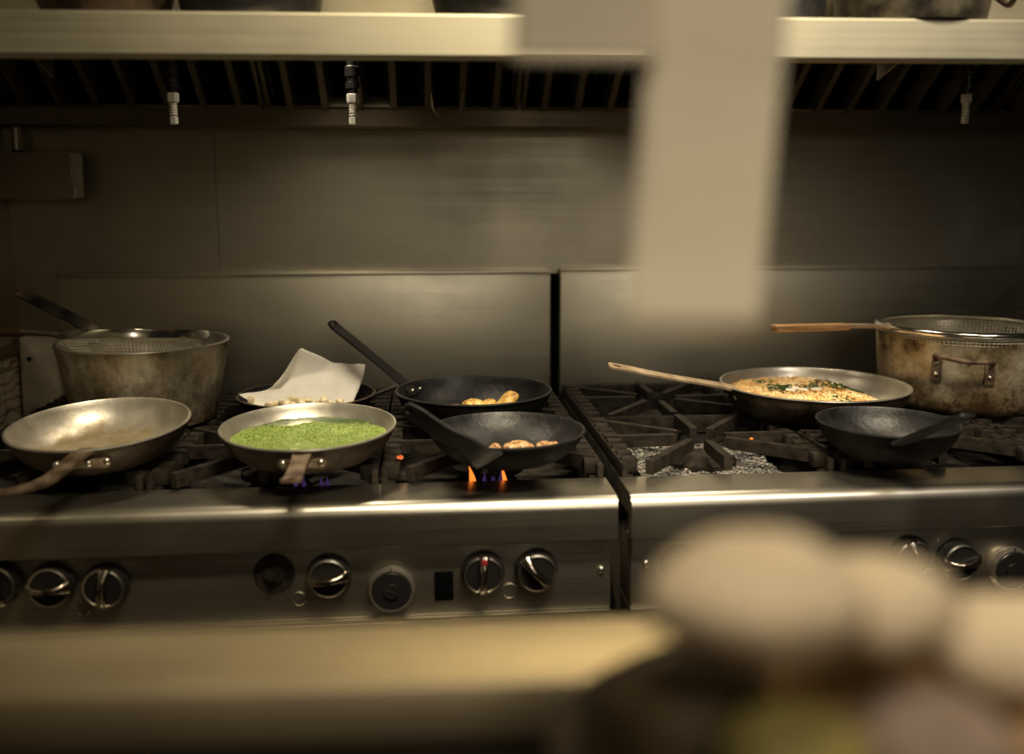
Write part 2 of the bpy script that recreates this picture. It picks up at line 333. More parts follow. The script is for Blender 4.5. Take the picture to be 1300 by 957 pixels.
# ------------------------------------------------------------------ ranges
def build_range(name, x0, w, gtop, label, full=True, knobs=(), stems=(), plugs=(), dials=(), slots=(), screws=()):
    r = thing(name, label, 'stove', (x0, 0, 0))
    g = .004
    MB().box(g, w - g, -.60, -.03, .12, .84, .004).build('body', M['panel'], r)
    m = MB()
    for lx in (.06, w - .06):
        for ly in (-.55, -.1): 
            MB().lathe([(0, 0), (.022, 0), (.022, .02), (.016, .03), (.016, .12), (0, .12)], 20, cx=lx, cy=ly).build('leg', M['dullchrome'], r)
    # deck under the grates
    MB().box(g, w - g, -.60, -.03, .842, .852).build('deck', M['deck'], r)
    # side cheeks and rear ledge of the burner box
    m = MB(); m.box(g, g + .006, -.6, -.03, .84, Z0 - .003, .001); m.box(w - g - .006, w - g, -.6, -.03, .84, Z0 - .003, .001)
    m.box(g, w - g, -.045, -.024, .84, Z0 + .002, .001)
    m.build('burner_box', M['deck'], r)
    # front rail with bullnose
    prof = [(-.598, Z0 - .03), (-.598, Z0), (-.668, Z0)]
    R_ = .017
    for i in range(1, 9):
        a = PI / 2 * i / 8; prof.append((-.668 - R_ * math.sin(a), Z0 - R_ + R_ * math.cos(a)))
    prof += [(-.685, Z0 - .056), (-.682, Z0 - .058), (-.664, Z0 - .058), (-.664, Z0 - .03)]
    MB().prism(prof, 0, w, 'X').build('front_rail', M['rail'], r, 30)
    # control panel
    MB().box(g, w - g, -.664, -.60, .747, Z0 - .058, .003).build('control_panel', M['panel'], r)
    MB().box(0, w, -.668, -.655, Z0 - .0585, Z0 - .055, .0005).build('rail_reflection', M['brass'], r)  # thin tan strip paints the reflected line below the rail
    MB().box(g, w - g, -.668, -.60, .741, .747, .001).build('lower_trim', M['rail'], r)
    # oven door with handle
    d = MB().box(.03, w - .03, -.66, -.602, .18, .73, .008).build('oven_door', M['panel'], r)
    MB().tube([(.1, -.66, .68), (.1, -.70, .685), (w - .1, -.70, .685), (w - .1, -.66, .68)], .011, 12).build('door_handle', M['rail'], d)
    MB().box(.02, w - .02, -.64, -.602, .12, .17, .004).build('kick_plate', M['panel'], r)
    # backguard
    m = MB(); m.box(0, w, -.028, -.002, Z0 - .06, gtop, .003)
    m.box(0, w, -.032, -.028, gtop - .006, gtop, .001)
    m.build('backguard', M['guard'], r)
    MB().box(.0, w, -.034, -.028, Z0 - .01, Z0 + .006, .001).build('backguard_foot', M['deck'], r)
    # burners
    for ix in range(3):
        for iy in range(2):
            cx = w * (ix + .5) / 3; cy = -.4575 + .285 * iy
            b = MB().lathe([(0, .852), (.045, .852), (.045, .865), (.03, .87), (.055, .882), (.055, .89), (.03, .896), (0, .896)], 32, cx=cx, cy=cy).build('burner', M['iron'], r)
            MB().box(cx - .01, cx + .01, cy - .14, cy, .853, .864, .003).build('gas_tube', M['iron'], b)
    # controls
    def grip_bm(kind):
        m = MB(); return m
    for (kx, kz, ang, red) in knobs:
        rot = Matrix.Translation((kx, -.664, kz)) @ Matrix.Rotation(PI / 2, 4, 'X')
        k = MB().lathe([(0, .0), (.028, 0), (.028, .006), (.0265, .008), (.0245, .016), (.022, .018), (0, .018)], 48, mat=rot).build('knob', M['black'], r)
        MB().lathe([(.0222, .0178), (.0245, .0165), (.0248, .0185), (.0225, .0195)], 48, mat=rot).build('ring', M['dullchrome'], k)
        # bar grip, waisted, thick at the ends, bowed outwards
        g2 = rot @ Matrix.Rotation(ang, 4, 'Z')
        t = bmesh.new(); rows = []
        for i in range(17):
            u = i / 16 * 2 - 1; y = u * .0255; hw = .0045 + .0042 * abs(u) ** 2.2; zt = .033 - .011 * u * u; 
            rows.append([t.verts.new((-hw, y, .014)), t.verts.new((-hw * .8, y, zt - .002)), t.verts.new((-hw * .45, y, zt)), t.verts.new((hw * .45, y, zt)), t.verts.new((hw * .8, y, zt - .002)), t.verts.new((hw, y, .014))])
        for a, b in zip(rows, rows[1:]):
            for c in range(5): t.faces.new((a[c], a[c + 1], b[c + 1], b[c]))
        t.faces.new(rows[0]); t.faces.new(rows[-1][::-1]); bmesh.ops.recalc_face_normals(t, faces=t.faces)
        q = MB(); q.merge(t, g2); gp = q.build('grip', M['chrome'] if False else M['knobmetal'], k, 50)
        if red:
            q = MB(); q.box(-.0035, .0035, .0165, .0235, .0255, .0285, .0005, mat=g2); q.build('red_mark', M['red'], k)
    for (kx, kz) in stems:
        rot = Matrix.Translation((kx, -.664, kz)) @ Matrix.Rotation(PI / 2, 4, 'X')
        s_ = MB().lathe([(0, 0), (.026, 0), (.026, .0012), (.013, .0015), (.013, .005), (.011, .006), (.0045, .006), (.0045, .017), (0, .017)], 40, mat=rot).build('valve_stem', M['iron'], r)
    for (kx, kz, rr) in plugs:
        rot = Matrix.Translation((kx, -.664, kz)) @ Matrix.Rotation(PI / 2, 4, 'X')
        MB().lathe([(0, 0), (rr, 0), (rr, .0015), (rr * .88, .0022), (rr * .84, .001), (0, .001)], 32, mat=rot).build('plug', M['panel'], r)
    for (kx, kz, rr) in screws:
        rot = Matrix.Translation((kx, -.664, kz)) @ Matrix.Rotation(PI / 2, 4, 'X')
        MB().lathe([(0, 0), (rr, 0), (rr * .9, .0025), (rr * .5, .004), (0, .0044)], 20, mat=rot).build('screw', M['dullchrome'], r)
    for (kx, kz) in dials:
        rot = Matrix.Translation((kx, -.664, kz)) @ Matrix.Rotation(PI / 2, 4, 'X')
        d_ = MB().lathe([(0, 0), (.029, 0), (.030, .003), (.029, .012), (.0275, .0155), (.0255, .0155), (.0245, .011), (0, .011)], 56, mat=rot).build('oven_dial', M['dialring'], r)
        MB().lathe([(0, .0112), (.0245, .0112), (.0243, .0145), (.0235, .0155), (.010, .0158), (.0095, .018), (0, .018)], 48, mat=rot).build('dial_face', M['black'], d_)
        MB().box(-.0006, .0006, .0265, .031, .0145, .0163, mat=rot).build('pointer', M['black'], d_)
        MB().box(-.0006, .0006, -.006, .008, .0175, .0186, mat=rot @ Matrix.Rotation(1.1, 4, 'Z')).build('dial_mark', M['dullchrome'], d_)
    for (kx, kz) in slots:
        MB().box(kx - .012, kx + .012, -.667, -.662, kz - .019, kz + .019, .001).build('switch_slot', M['void'], r)
    return r
M['dialring'] = simple('dial_ring_metal', (.6, .55, .47), .28, .9)
M['knobmetal'] = simple('knob_metal', (.34, .30, .25), .2, 1)
build_range('gas_range', 0, .914, 1.1475, 'stainless six-burner gas range on the left, with four pans and a tall pot on it',
    knobs=((.146, .815, .3, True), (.210, .810, PI / 2 + .05, False), (.274, .807, -.15, False), (.547, .809, PI / 2 + .12, False), (.742, .806, -.05, True), (.811, .806, .75, False)),
    stems=((.478, .812),), plugs=((.508, .777, .0095), (.777, .777, .0105), (.242, .775, .0095)), dials=((.625, .788),), slots=((.692, .787),), screws=((.897, .801, .005),))
X1 = .932
build_range('gas_range', X1, .93, 1.151, 'stainless six-burner gas range on the right, below the rice pan and scorched pot',
    knobs=((1.315 - X1, .806, .25, False), (1.382 - X1, .799, PI / 2 + .1, False), (1.58 - X1, .80, 0, False), (1.65 - X1, .80, .5, False), (1.78 - X1, .80, .5, False)),
    stems=((1.0 - X1, .807),), plugs=((1.35 - X1, .775, .0105),), dials=((1.457 - X1, .784),), slots=((1.52 - X1, .785),), screws=((.956 - X1, .807, .005),))

# grates: one per burner
def grate_mesh(w, d):
    """square cast-iron grate: outer bars with toothed sides, eight fingers towards the middle"""
    m = MB(); t = .009; zt = 0; zb = -.026
    hw, hd = w / 2 - .002, d / 2 - .002
    m.box(-hw, hw, -hd, -hd + t, zb - .012, zt - .033, .002); m.box(-hw, hw, hd - t, hd, zb, zt - .003, .002)
    m.box(-hw, -hw + t, -hd, hd, zb, zt - .005, .002); m.box(hw - t, hw, -hd, hd, zb, zt - .005, .002)
    for sx in (-1, 1):      # toothed blocks along the sides
        for i in range(8):
            y = -hd + .022 + i * (2 * hd - .044) / 7
            m.box(sx * (hw - .014) - .011, sx * (hw - .014) + .011, y - .008, y + .008, zb + .004, zt - .001, .002)
    rin = .038
    for k in range(8):
        a = k * PI / 4 + PI / 8 * 0
        dx, dy = math.cos(a), math.sin(a)
        L = min(hw / abs(dx) if abs(dx) > .1 else 9, hd / abs(dy) if abs(dy) > .1 else 9) - .004
        if k % 2: L -= .01
        q = Matrix.Rotation(a + (0.12 if k % 2 else 0), 4, 'Z')
        m.prism([(rin, zt - .001), (rin + .004, zt), (L, zt), (L, zt - .019), (rin + .01, zt - .017), (rin, zt - .013)], -.0058, .0058, 'Y')
        m.bm.verts.ensure_lookup_table()
        vs = m.bm.verts[-12:]
        bmesh.ops.transform(m.bm, matrix=q, verts=vs)
    for sx in (-1, 1):      # feet
        for sy in (-1, 1): m.box(sx * (hw - .012) - .006, sx * (hw - .012) + .006, sy * (hd - .012) - .006, sy * (hd - .012) + .006, -.0755, zb + .002)
    return m
g0 = grate_mesh(.914 / 3, .283).build('burner_grate', M['iron'])
GZ = .928
spots = [
 (0, .914, 0, 0, 'black cast iron star grate under the empty silver frying pan'), (0, .914, 1, 0, 'black cast iron star grate under the green sauce pan'),
 (0, .914, 2, 0, 'black cast iron star grate over the orange flames'), (0, .914, 0, 1, 'black cast iron star grate under the left stock pot'),
 (0, .914, 1, 1, 'black cast iron star grate under the parchment lined pan'), (0, .914, 2, 1, 'black cast iron star grate under the black pan of potatoes'),
 (X1, .93, 0, 0, 'bare cast iron star grate above the speckled foil tray'), (X1, .93, 1, 0, 'black cast iron star grate under the small empty black pan'),
 (X1, .93, 2, 0, 'bare cast iron star grate in front of the scorched pot'), (X1, .93, 0, 1, 'bare cast iron star grate against the right backguard'),
 (X1, .93, 1, 1, 'black cast iron star grate under the pan of rice'), (X1, .93, 2, 1, 'black cast iron star grate under the scorched pot')]
for i, (xa, w, ix, iy, lab) in enumerate(spots):
    o = g0 if i == 0 else g0.copy()
    if i: COL.objects.link(o)
    o.location = (xa + w * (ix + .5) / 3, -.4575 + .285 * iy, GZ)
    tag(o, lab, 'stove grate', 'cast iron grates on the two ranges')
# crumpled foil liners in the right range
for cx, cy, lab in ((X1 + .155, -.4575, 'speckled foil liner below the bare front grate near the gap'), (X1 + .775, -.4575, 'speckled foil liner below the bare grate in front of the scorched pot')):
    t = bmesh.new(); bmesh.ops.create_grid(t, x_segments=36, y_segments=36, size=.105)
    for v in t.verts: v.co.z = .012 + .006 * noise.noise(v.co * 60) + .004 * noise.noise(v.co * 140)
    q = MB(); q.merge(t); o = q.build('foil_liner', M['foil'], ang=180, loc=(cx, cy, .872))
    tag(o, lab, 'foil', 'foil liners under the grates')

# ------------------------------------------------------------------ pans
def pan_body(R, H, rb, th=.003, flare=.5, mats=(0, 1)):
    """rounded saute pan profile; outer wall then inner wall; origin at base"""
    out = [(0, 0), (rb, 0)]; inn = [(0, th), (rb - .001, th)]
    n = 10
    for i in range(1, n + 1):
        u = i / n; a = u * PI / 2
        r = rb + (R - rb) * (math.sin(a) * (1 - flare) + u * flare); z = H * ((1 - math.cos(a)) * (1 - flare) + u * flare)
        out.append((r, z)); inn.append((r - th, z + th * .4))
    top = [(R + .0015, H + .0012), (R + .001, H + .003), (R - th * .6, H + .003)]
    prof = out + top + inn[::-1]
    k = len(out) - 1
    mis = [mats[0]] * (k + 1) + [mats[1]] * (len(prof) - k - 2)
    return prof, mis
def prad(R, H, rb, z, flare=.45):
    n = 60; best = rb
    for i in range(n + 1):
        u = i / n; a = u * PI / 2; zz = H * ((1 - math.cos(a)) * (1 - flare) + u * flare)
        if zz <= z: best = rb + (R - rb) * (math.sin(a) * (1 - flare) + u * flare)
    return best
def pan_pieces(root, name, R, H, rb, mo, mi_, flare=.45, th=.003):
    prof, mis = pan_body(R, H, rb, th, flare)
    return MB().lathe(prof, 96, mis).build(name, [mo, mi_], root, 50)
def rivet(parent, p, nrm, r=.005):
    q = Vector(nrm).to_track_quat('Z', 'Y').to_matrix().to_4x4()
    return MB().lathe([(0, -.002), (r, -.002), (r, .0008), (r * .8, .0025), (r * .4, .0036), (0, .004)], 18, mat=Matrix.Translation(p) @ q).build('rivet', M['dullchrome'], parent)
def bracket(parent, fr, z, ang, half, mat, hgt=.0085):
    """curved iron plate that follows the rim around the handle root"""
    t = bmesh.new(); rows = []; n = 22
    for i in range(n + 1):
        u = i / n * 2 - 1; a = ang + u * half
        hh = hgt * (.75 + .35 * abs(u) ** 3) * math.sqrt(max(.08, 1 - max(0, (abs(u) - .8) / .2) ** 2))
        zc = z - .001 - .002 * abs(u)
        rows.append([t.verts.new((rr * math.cos(a), rr * math.sin(a), zz)) for rr, zz in ((fr(zc + hh) - .001, zc + hh), (fr(zc + hh) + .005, zc + hh), (fr(zc) + .0055, zc), (fr(zc - hh) + .005, zc - hh), (fr(zc - hh) - .001, zc - hh))])
    for a, b in zip(rows, rows[1:]):
        for c in range(5): t.faces.new((a[c], a[(c + 1) % 5], b[(c + 1) % 5], b[c]))
    t.faces.new(rows[0]); t.faces.new(rows[-1][::-1]); bmesh.ops.recalc_face_normals(t, faces=t.faces)
    q = MB(); q.merge(t); return q.build('bracket', mat, parent)

PB = GZ + .0008   # pans rest here
def lean(loc, tilt, az=-PI / 2, rb=0.):
    """tilt a pan towards azimuth az about its lowest base edge"""
    ax = Vector((-math.sin(az), math.cos(az), 0)); q = Matrix.Rotation(tilt, 4, ax)
    return q.to_euler()
def local(root, p):
    mw = Matrix.Translation(root.location) @ root.rotation_euler.to_matrix().to_4x4()
    return mw.inverted() @ Vector(p)

# 1 empty silver frying pan, front left
p = thing('frying_pan', 'empty silver frying pan with rusty handle, nearest the left wall', 'frying pan', (.231, -.522, PB + .006), lean(0, math.radians(5), math.radians(-100)))
b = pan_pieces(p, 'pan_body', .1165, .044, .080, M['burnt'], M['alu_in'])
rz = prad(.1165, .044, .080, .028)
bracket(p, lambda z: prad(.1165, .044, .080, z), .028, math.radians(-84), .30, M['plate'])
m = MB().strip([local(p, q) for q in ((.250, -.622, .968), (.245, -.645, .968), (.238, -.680, .961), (.230, -.715, .955), (.210, -.735, .952), (.165, -.755, .952), (.125, -.77, .952))], [.026, .022, .019, .02, .019, .021, .021], (.004, .004), (1, .15, 0), hole=(.86, .95, .4), n=56)
m.build('handle', M['rust'], p, 40)
for a in (-99, -80, -69): rivet(p, Vector(((rz + .005) * math.cos(math.radians(a)), (rz + .005) * math.sin(math.radians(a)), .028)), (math.cos(math.radians(a)), math.sin(math.radians(a)), 0))

# 2 pan of green sauce
p = thing('frying_pan', 'silver frying pan holding green herb sauce, short rusty handle forwards', 'frying pan', (.513, -.55, PB + .004), lean(0, math.radians(2.6)))
b = pan_pieces(p, 'pan_body', .117, .042, .078, M['burnt'], M['alu_rim'])
rz = prad(.117, .042, .078, .026)
bracket(p, lambda z: prad(.117, .042, .078, z), .026, math.radians(-88), .27, M['plate'])
MB().strip([local(p, q) for q in ((.518, -.655, .965), (.518, -.675, .965), (.517, -.70, .960), (.516, -.735, .956), (.515, -.752, .957))], [.026, .022, .020, .022, .026], (.004, .004), (1, 0, 0), hole=(.80, .93, .45)).build('handle', M['rust'], p, 40)
for a in (-100, -76): rivet(p, Vector(((rz + .005) * math.cos(math.radians(a)), (rz + .005) * math.sin(math.radians(a)), .026)), (math.cos(math.radians(a)), math.sin(math.radians(a)), 0))
# the sauce
t = bmesh.new(); bmesh.ops.create_circle(t, cap_ends=True, radius=1, segments=72)
for _ in range(0): pass
t.free(); t = bmesh.new(); rings = []
for k in range(1, 25):
    rr = (prad(.117, .042, .078, .0265) - .0042) * k / 24
    rings.append([t.verts.new((rr * math.cos(2 * PI * i / 96), rr * math.sin(2 * PI * i / 96), 0)) for i in range(96)])
c = t.verts.new((0, 0, 0))
for i in range(96): t.faces.new((c, rings[0][i], rings[0][(i + 1) % 96]))
for a, b2 in zip(rings, rings[1:]):
    for i in range(96): t.faces.new((a[i], b2[i], b2[(i + 1) % 96], a[(i + 1) % 96]))
for v in t.verts:
    d = v.co.length / .109; back = max(0, v.co.y / .1)
    wob = 1 + .035 * noise.noise(Vector((math.atan2(v.co.y, v.co.x) * 2.2, 0, 3)))
    z = .0265 + .0035 * noise.noise(v.co * 30) + .0015 * noise.noise(v.co * 110) + .006 * math.exp(-((v.co.y - .045) / .022) ** 2) * (1 - d ** 4)
    if d > .99: z -= .001
    if d > .6: v.co.x *= wob; v.co.y *= wob
    v.co.z = z
q = MB(); q.merge(t)
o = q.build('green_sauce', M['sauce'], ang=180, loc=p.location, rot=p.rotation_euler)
tag(o, 'green herb sauce simmering in the silver frying pan', 'sauce', kind='stuff')

# 3 parchment-lined pan
p = thing('frying_pan', 'dark thin-rimmed pan lined with parchment, behind the green sauce', 'frying pan', (.475, -.262, PB))
pan_pieces(p, 'pan_body', .112, .032, .078, M['carbon_out'], M['carbon'], .5)
MB().tube([(.1125 * math.cos(2 * PI * i / 72), .1125 * math.sin(2 * PI * i / 72), .034) for i in range(72)], .0013, 8, True).build('rim', M['rust'], p)
MB().strip([(.106, .03, .022), (.125, .035, .028), (.15, .045, .035), (.17, .05, .038)], [.022, .018, .02, .022], .004, (0, 1, 0), hole=(.84, .94, .4)).build('handle', M['carbon'], p, 40)
# parchment sheet: control grid (world), rows front to back
CG = [
 [(.400, -.333, .958), (.440, -.345, .944), (.490, -.345, .943), (.545, -.325, .948)],
 [(.392, -.310, .960), (.430, -.300, .945), (.492, -.300, .944), (.552, -.285, .952)],
 [(.372, -.300, .972), (.428, -.262, .962), (.495, -.245, .965), (.558, -.240, .962)],
 [(.410, -.268, .968), (.440, -.236, .984), (.500, -.210, .990), (.566, -.205, .984)],
 [(.432, -.255, .985), (.463, -.222, 1.034), (.512, -.200, 1.004), (.568, -.195, .999)]]
def bez_grid(CG, nu, nv):
    rows = [smooth_path([Vector(q) for q in r], nu) for r in CG]
    cols = [smooth_path([rows[k][i] for k in range(len(rows))], nv) for i in range(nu)]
    def lin(P, n):
        out = []
        for i in range(n): x = i / (n - 1) * (len(P) - 1); k = min(int(x), len(P) - 2); out.append(P[k].lerp(P[k + 1], x - k))
        return out
    rl = [lin([Vector(q) for q in r], nu) for r in CG]; cl = [lin([rl[k][i] for k in range(len(rl))], nv) for i in range(nu)]
    return [[cols[i][j].lerp(cl[i][j], .75) for i in range(nu)] for j in range(nv)]
G = bez_grid(CG, 36, 40); t = bmesh.new(); o0 = Vector((.475, -.262, .93))
V = [[t.verts.new(q - o0 + Vector((0, 0, .0018 * noise.noise(q * 45)))) for q in r] for r in G]
for a, b2 in zip(V, V[1:]):
    for i in range(35): t.faces.new((a[i], a[i + 1], b2[i + 1], b2[i]))
q = MB(); q.merge(t); o = q.build('parchment_sheet', M['parch'], ang=180, loc=o0)
sd = o.modifiers.new('thick', 'SOLIDIFY'); sd.thickness = .0004
tag(o, 'crinkled white parchment sheet standing up in the dark pan', 'paper')
# garlic pieces on the parchment
rg = random.Random(3); first = None
gp = [(-.080, -.062), (-.047, -.078), (-.038, -.07), (-.03, -.082), (-.022, -.072), (-.013, -.082), (-.005, -.066), (.002, -.078), (.008, -.062), (.013, -.074), (.02, -.08), (.028, -.07), (.036, -.076), (.045, -.066), (.06, -.062), (-.018, -.060)]
for i, (gx, gy) in enumerate(gp):
    if first is None:
        q = MB(); q.blob((0, 0, 0), .0062, (1.15, .85, .8), .25, 3, 3); first = q.build('garlic_clove', M['garlic'], ang=180); o = first
    else: o = first.copy(); COL.objects.link(o)
    o.location = (.475 + gx, -.262 + gy, .9600 + (.005 if i % 3 == 0 else 0)); o.rotation_euler = (rg.random() * 3, rg.random() * 3, rg.random() * 3); s_ = .75 + .6 * rg.random(); o.scale = (s_, s_, s_)
    tag(o, 'small cream garlic piece lying on the parchment in the dark pan', 'garlic', 'garlic pieces on the parchment')

# 4 black pan of potatoes (behind)
p = thing('frying_pan', 'large black pan of golden potatoes, long handle raised to the left', 'frying pan', (.7485, -.345, PB))
pan_pieces(p, 'pan_body', .1235, .050, .080, M['carbon_out'], M['carbon'], .45)
MB().strip([(-.095, .052, .034), (-.112, .062, .052), (-.15, .090, .080), (-.20, .125, .116), (-.228, .145, .136), (-.237, .151, .146)], [.030, .024, .022, .024, .026, .018], (.005, .004), (.5, .8, .0), hole=(.84, .96, .5)).build('handle', M['carbon'], p, 40)
for i in range(2): rivet(p, Vector((-.098 + .012 * i, .046 + .014 * i, .042)), (-.8, .5, .3), .004)
pots = [(.0, -.030, .017, .006, .2, 0), (.028, -.052, .016, .0, 1.2, .2), (-.028, -.050, .019, 0, .5, .1), (.052, -.030, .021, .010, 2, -.6), (.02, -.018, .018, 0, 2.5, 0), (.072, -.05, .016, 0, .9, 0), (-.055, -.06, .013, 0, 0, 0)]
for i, (dx, dy, r, dz, rot, tl) in enumerate(pots):
    q = MB(); q.blob((0, 0, 0), r, (1.1, .95, .55), .22, 2.4, 3, seed=i); o = q.build('potato_piece', M['potato'], ang=180, loc=(.7485 + dx, -.345 + dy + .032, PB + .021 + dz), rot=(tl, .1 * i, rot))
    tag(o, ['roast potato piece in the middle of the large black pan', 'roast potato piece touching the largest one at the front', 'browned potato piece left of the pile in the large black pan', 'largest golden potato slice, propped up at the pile\'s right', 'half hidden potato piece behind the pile in the large black pan', 'rightmost potato piece in the large black pan', 'smallest potato crumb at the left of the large black pan'][i], 'potato', 'roast potatoes in the large black pan')

# 5 black pan of browned pieces (front)
p = thing('frying_pan', 'black pan of browned mushroom pieces, over the orange flames', 'frying pan', (.7805, -.586, PB + .002))
pan_pieces(p, 'pan_body', .1045, .040, .056, M['carbon_out'], M['carbon'], .45)
MB().strip([local(p, q) for q in ((.750, -.686, .958), (.738, -.700, .968), (.720, -.712, .986), (.69, -.718, 1.004), (.662, -.720, 1.024), (.646, -.722, 1.036))], [.040, .030, .024, .024, .026, .018], (.005, .004), (.35, -.35, .45), hole=(.86, .96, .5)).build('handle', M['carbon'], p, 40)
mp_ = [(-.035, -.045), (-.015, -.035), (-.018, -.055), (.004, -.045), (.0, -.062), (.022, -.03), (.05, -.04), (.062, -.028), (-.052, -.055), (.03, -.05)]
labs = ['second', 'third', 'fourth']
for i, (dx, dy) in enumerate(mp_):
    q = MB(); r = .0115 + .003 * ((i * 7) % 3) / 2; q.blob((0, 0, 0), r, (1.15, .85, .6), .35, 3, 3, seed=i + 20)
    o = q.build('mushroom_piece', M['mushroom'], ang=180, loc=(.7805 + dx, -.59 + dy + .042, PB + .015 + (.004 if i in (3, 6) else 0)), rot=(.3 * (i % 3), .2 * (i % 2), i * 1.3))
    tag(o, 'browned mushroom piece frying in the front black pan', 'mushroom', 'browned mushroom pieces in the front black pan')

# 6 rice pan
p = thing('frying_pan', 'wide pan full of rice and herbs, tan handle pointing left', 'frying pan', (1.314, -.335, PB))
RP = p
pan_pieces(p, 'pan_body', .1515, .047, .112, M['burnt'], M['alu_rim'], .35)
MB().strip([local(p, q) for q in ((1.178, -.352, .974), (1.150, -.356, .981), (1.12, -.364, .988), (1.05, -.38, 1.003), (.99, -.395, 1.018), (.955, -.402, 1.026))], [.022, .018, .016, .017, .019, .019], (.004, .003), (0, 1, .25), hole=(.86, .95, .42)).build('handle', M['brass'], p, 40)
rivet(p, Vector((-.142, -.03, .034)), (-1, -.2, 0), .004); rivet(p, Vector((-.145, .0, .034)), (-1, 0, 0), .004)
# rice heap: base surface + grains
def heap(x, y):
    d = math.hypot(x, y) / .14
    return .0335 + .006 * max(0, 1 - d * d) + .003 * noise.noise(Vector((x, y, 0)) * 40) - (.018 * max(0, (x - .05) / .06) if x > .05 else 0)
t = bmesh.new(); rings = []
for k in range(1, 21):
    rr = .141 * k / 20
    rings.append([t.verts.new((rr * math.cos(2 * PI * i / 80), rr * math.sin(2 * PI * i / 80), 0)) for i in range(80)])
c = t.verts.new((0, 0, 0))
for i in range(80): t.faces.new((c, rings[0][i], rings[0][(i + 1) % 80]))
for a, b2 in zip(rings, rings[1:]):
    for i in range(80): t.faces.new((a[i], b2[i], b2[(i + 1) % 80], a[(i + 1) % 80]))
for v in t.verts: v.co.z = max(.006, heap(v.co.x, v.co.y) - .003)
q = MB(); q.merge(t); rr_ = random.Random(5)
ge = bmesh.new(); bmesh.ops.create_icosphere(ge, subdivisions=1, radius=1); gme = bpy.data.meshes.new('g'); ge.to_mesh(gme); ge.free()
vs = []; fs = []
def add_grain(x, y, z, r, l):
    mt = Matrix.Translation((x, y, z)) @ Matrix.Rotation(rr_.random() * PI, 4, 'Z') @ Matrix.Rotation((rr_.random() - .5) * 1.4, 4, 'Y') @ Matrix.Diagonal((l, r, r, 1))
    n = len(vs); vs.extend([mt @ v.co for v in gme.vertices]); fs.extend([[n + i for i in f.vertices] for f in gme.polygons])
for _ in range(2600):
    a = rr_.random() * 2 * PI; d = .139 * math.sqrt(rr_.random()); x, y = d * math.cos(a), d * math.sin(a)
    add_grain(x, y, max(.007, heap(x, y)) - .001 + rr_.random() * .002, .0013, .0033)
gm2 = bpy.data.meshes.new('gr'); gm2.from_pydata([tuple(v) for v in vs], [], fs); q.bm.from_mesh(gm2)
o = q.build('cooked_rice', M['rice'], ang=180, loc=p.location); tag(o, 'creamy golden rice filling the wide pan', 'rice', kind='stuff')
vs, fs = [], []
def leafbit(x, y, z, s):
    mt = Matrix.Translation((x, y, z)) @ Matrix.Rotation(rr_.random() * 6, 4, 'Z') @ Matrix.Rotation((rr_.random() - .5) * 1.6, 4, 'X')
    n = len(vs); pts = [(-s, 0, 0), (-.3 * s, .45 * s, .1 * s), (.4 * s, .35 * s, -.1 * s), (s, 0, .1 * s), (.3 * s, -.4 * s, 0), (-.5 * s, -.35 * s, .1 * s)]
    vs.extend([mt @ Vector(v) for v in pts]); fs.append([n + i for i in range(6)])
cl = [(rr_.gauss(0, .05), rr_.gauss(.01, .05)) for _ in range(13)]
for i in range(340):
    cx, cy = cl[i % 13]; x, y = cx + rr_.gauss(0, .011), cy + rr_.gauss(0, .009)
    if math.hypot(x, y) < .13: leafbit(x, y, max(.008, heap(x, y)) + .0025 + .002 * rr_.random(), .0026 + .003 * rr_.random())
me = bpy.data.meshes.new('h'); me.from_pydata([tuple(v) for v in vs], [], fs); q = MB(); q.bm.from_mesh(me)
o = q.build('chopped_herbs', M['herb'], ang=180, loc=p.location); tag(o, 'chopped dark green herbs scattered over the rice', 'herbs', kind='stuff')
M['cheese'] = noisy('white_cream', [(.75, .68, .5), (.88, .84, .72)], (90, 90, 90), 4, rough=(.35, .5), coat=.3)
q = MB()
for i in range(4): q.blob((-.045 + .018 * (i % 3) + .004 * i, -.015 + .014 * (i // 3), heap(-.03, 0) + .002), .0075, (1.3, 1, .35), .4, 3, 2, seed=i + 50)
o = q.build('melted_cheese', M['cheese'], ang=180, loc=p.location); tag(o, 'pale melted cheese patch on the rice', 'cheese', kind='stuff')

# 7 small empty black pan
p = thing('frying_pan', 'small empty black pan with broad handle towards the viewer', 'frying pan', (1.313, -.592, PB))
pan_pieces(p, 'pan_body', .095, .042, .060, M['carbon_out'], M['carbon'], .45)
MB().strip([local(p, q) for q in ((1.290, -.678, .962), (1.294, -.690, .972), (1.300, -.715, .987), (1.306, -.745, 1.003), (1.310, -.775, 1.020), (1.312, -.787, 1.026))], [.034, .026, .024, .025, .026, .02], (.005, .004), (1, .1, 0), hole=(.84, .95, .45)).build('handle', M['carbon'], p, 40)

# 8 left stock pot
p = thing('stock_pot', 'tall stained aluminium pot tapering downwards, beside the left wall', 'pot', (.220, -.272, PB))
R, H, rb = .1315, .125, .110
prof = [(0, 0), (rb - .008, 0), (rb - .002, .002), (rb, .008)] + [(rb + (R - rb) * i / 8, .008 + (H - .008) * i / 8) for i in range(1, 9)]
prof += [(R + .0015, H + .001), (R + .001, H + .003), (R - .003, H + .003)] + [(rb - .004 + (R - rb) * i / 8, .008 + (H - .008) * i / 8) for i in range(8, -1, -1)] + [(rb - .012, .004), (0, .004)]
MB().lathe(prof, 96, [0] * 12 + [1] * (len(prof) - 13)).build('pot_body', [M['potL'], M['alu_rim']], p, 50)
MB().strip([local(p, q) for q in ((.125, -.205, 1.045), (.112, -.20, 1.068), (.085, -.19, 1.083), (.04, -.18, 1.105), (.0, -.172, 1.125), (-.012, -.17, 1.130))], [.026, .022, .020, .020, .020, .018], (.004, .004), (.4, .7, .55), hole=(.88, .96, .45)).build('handle', M['iron_handle'], p, 40)
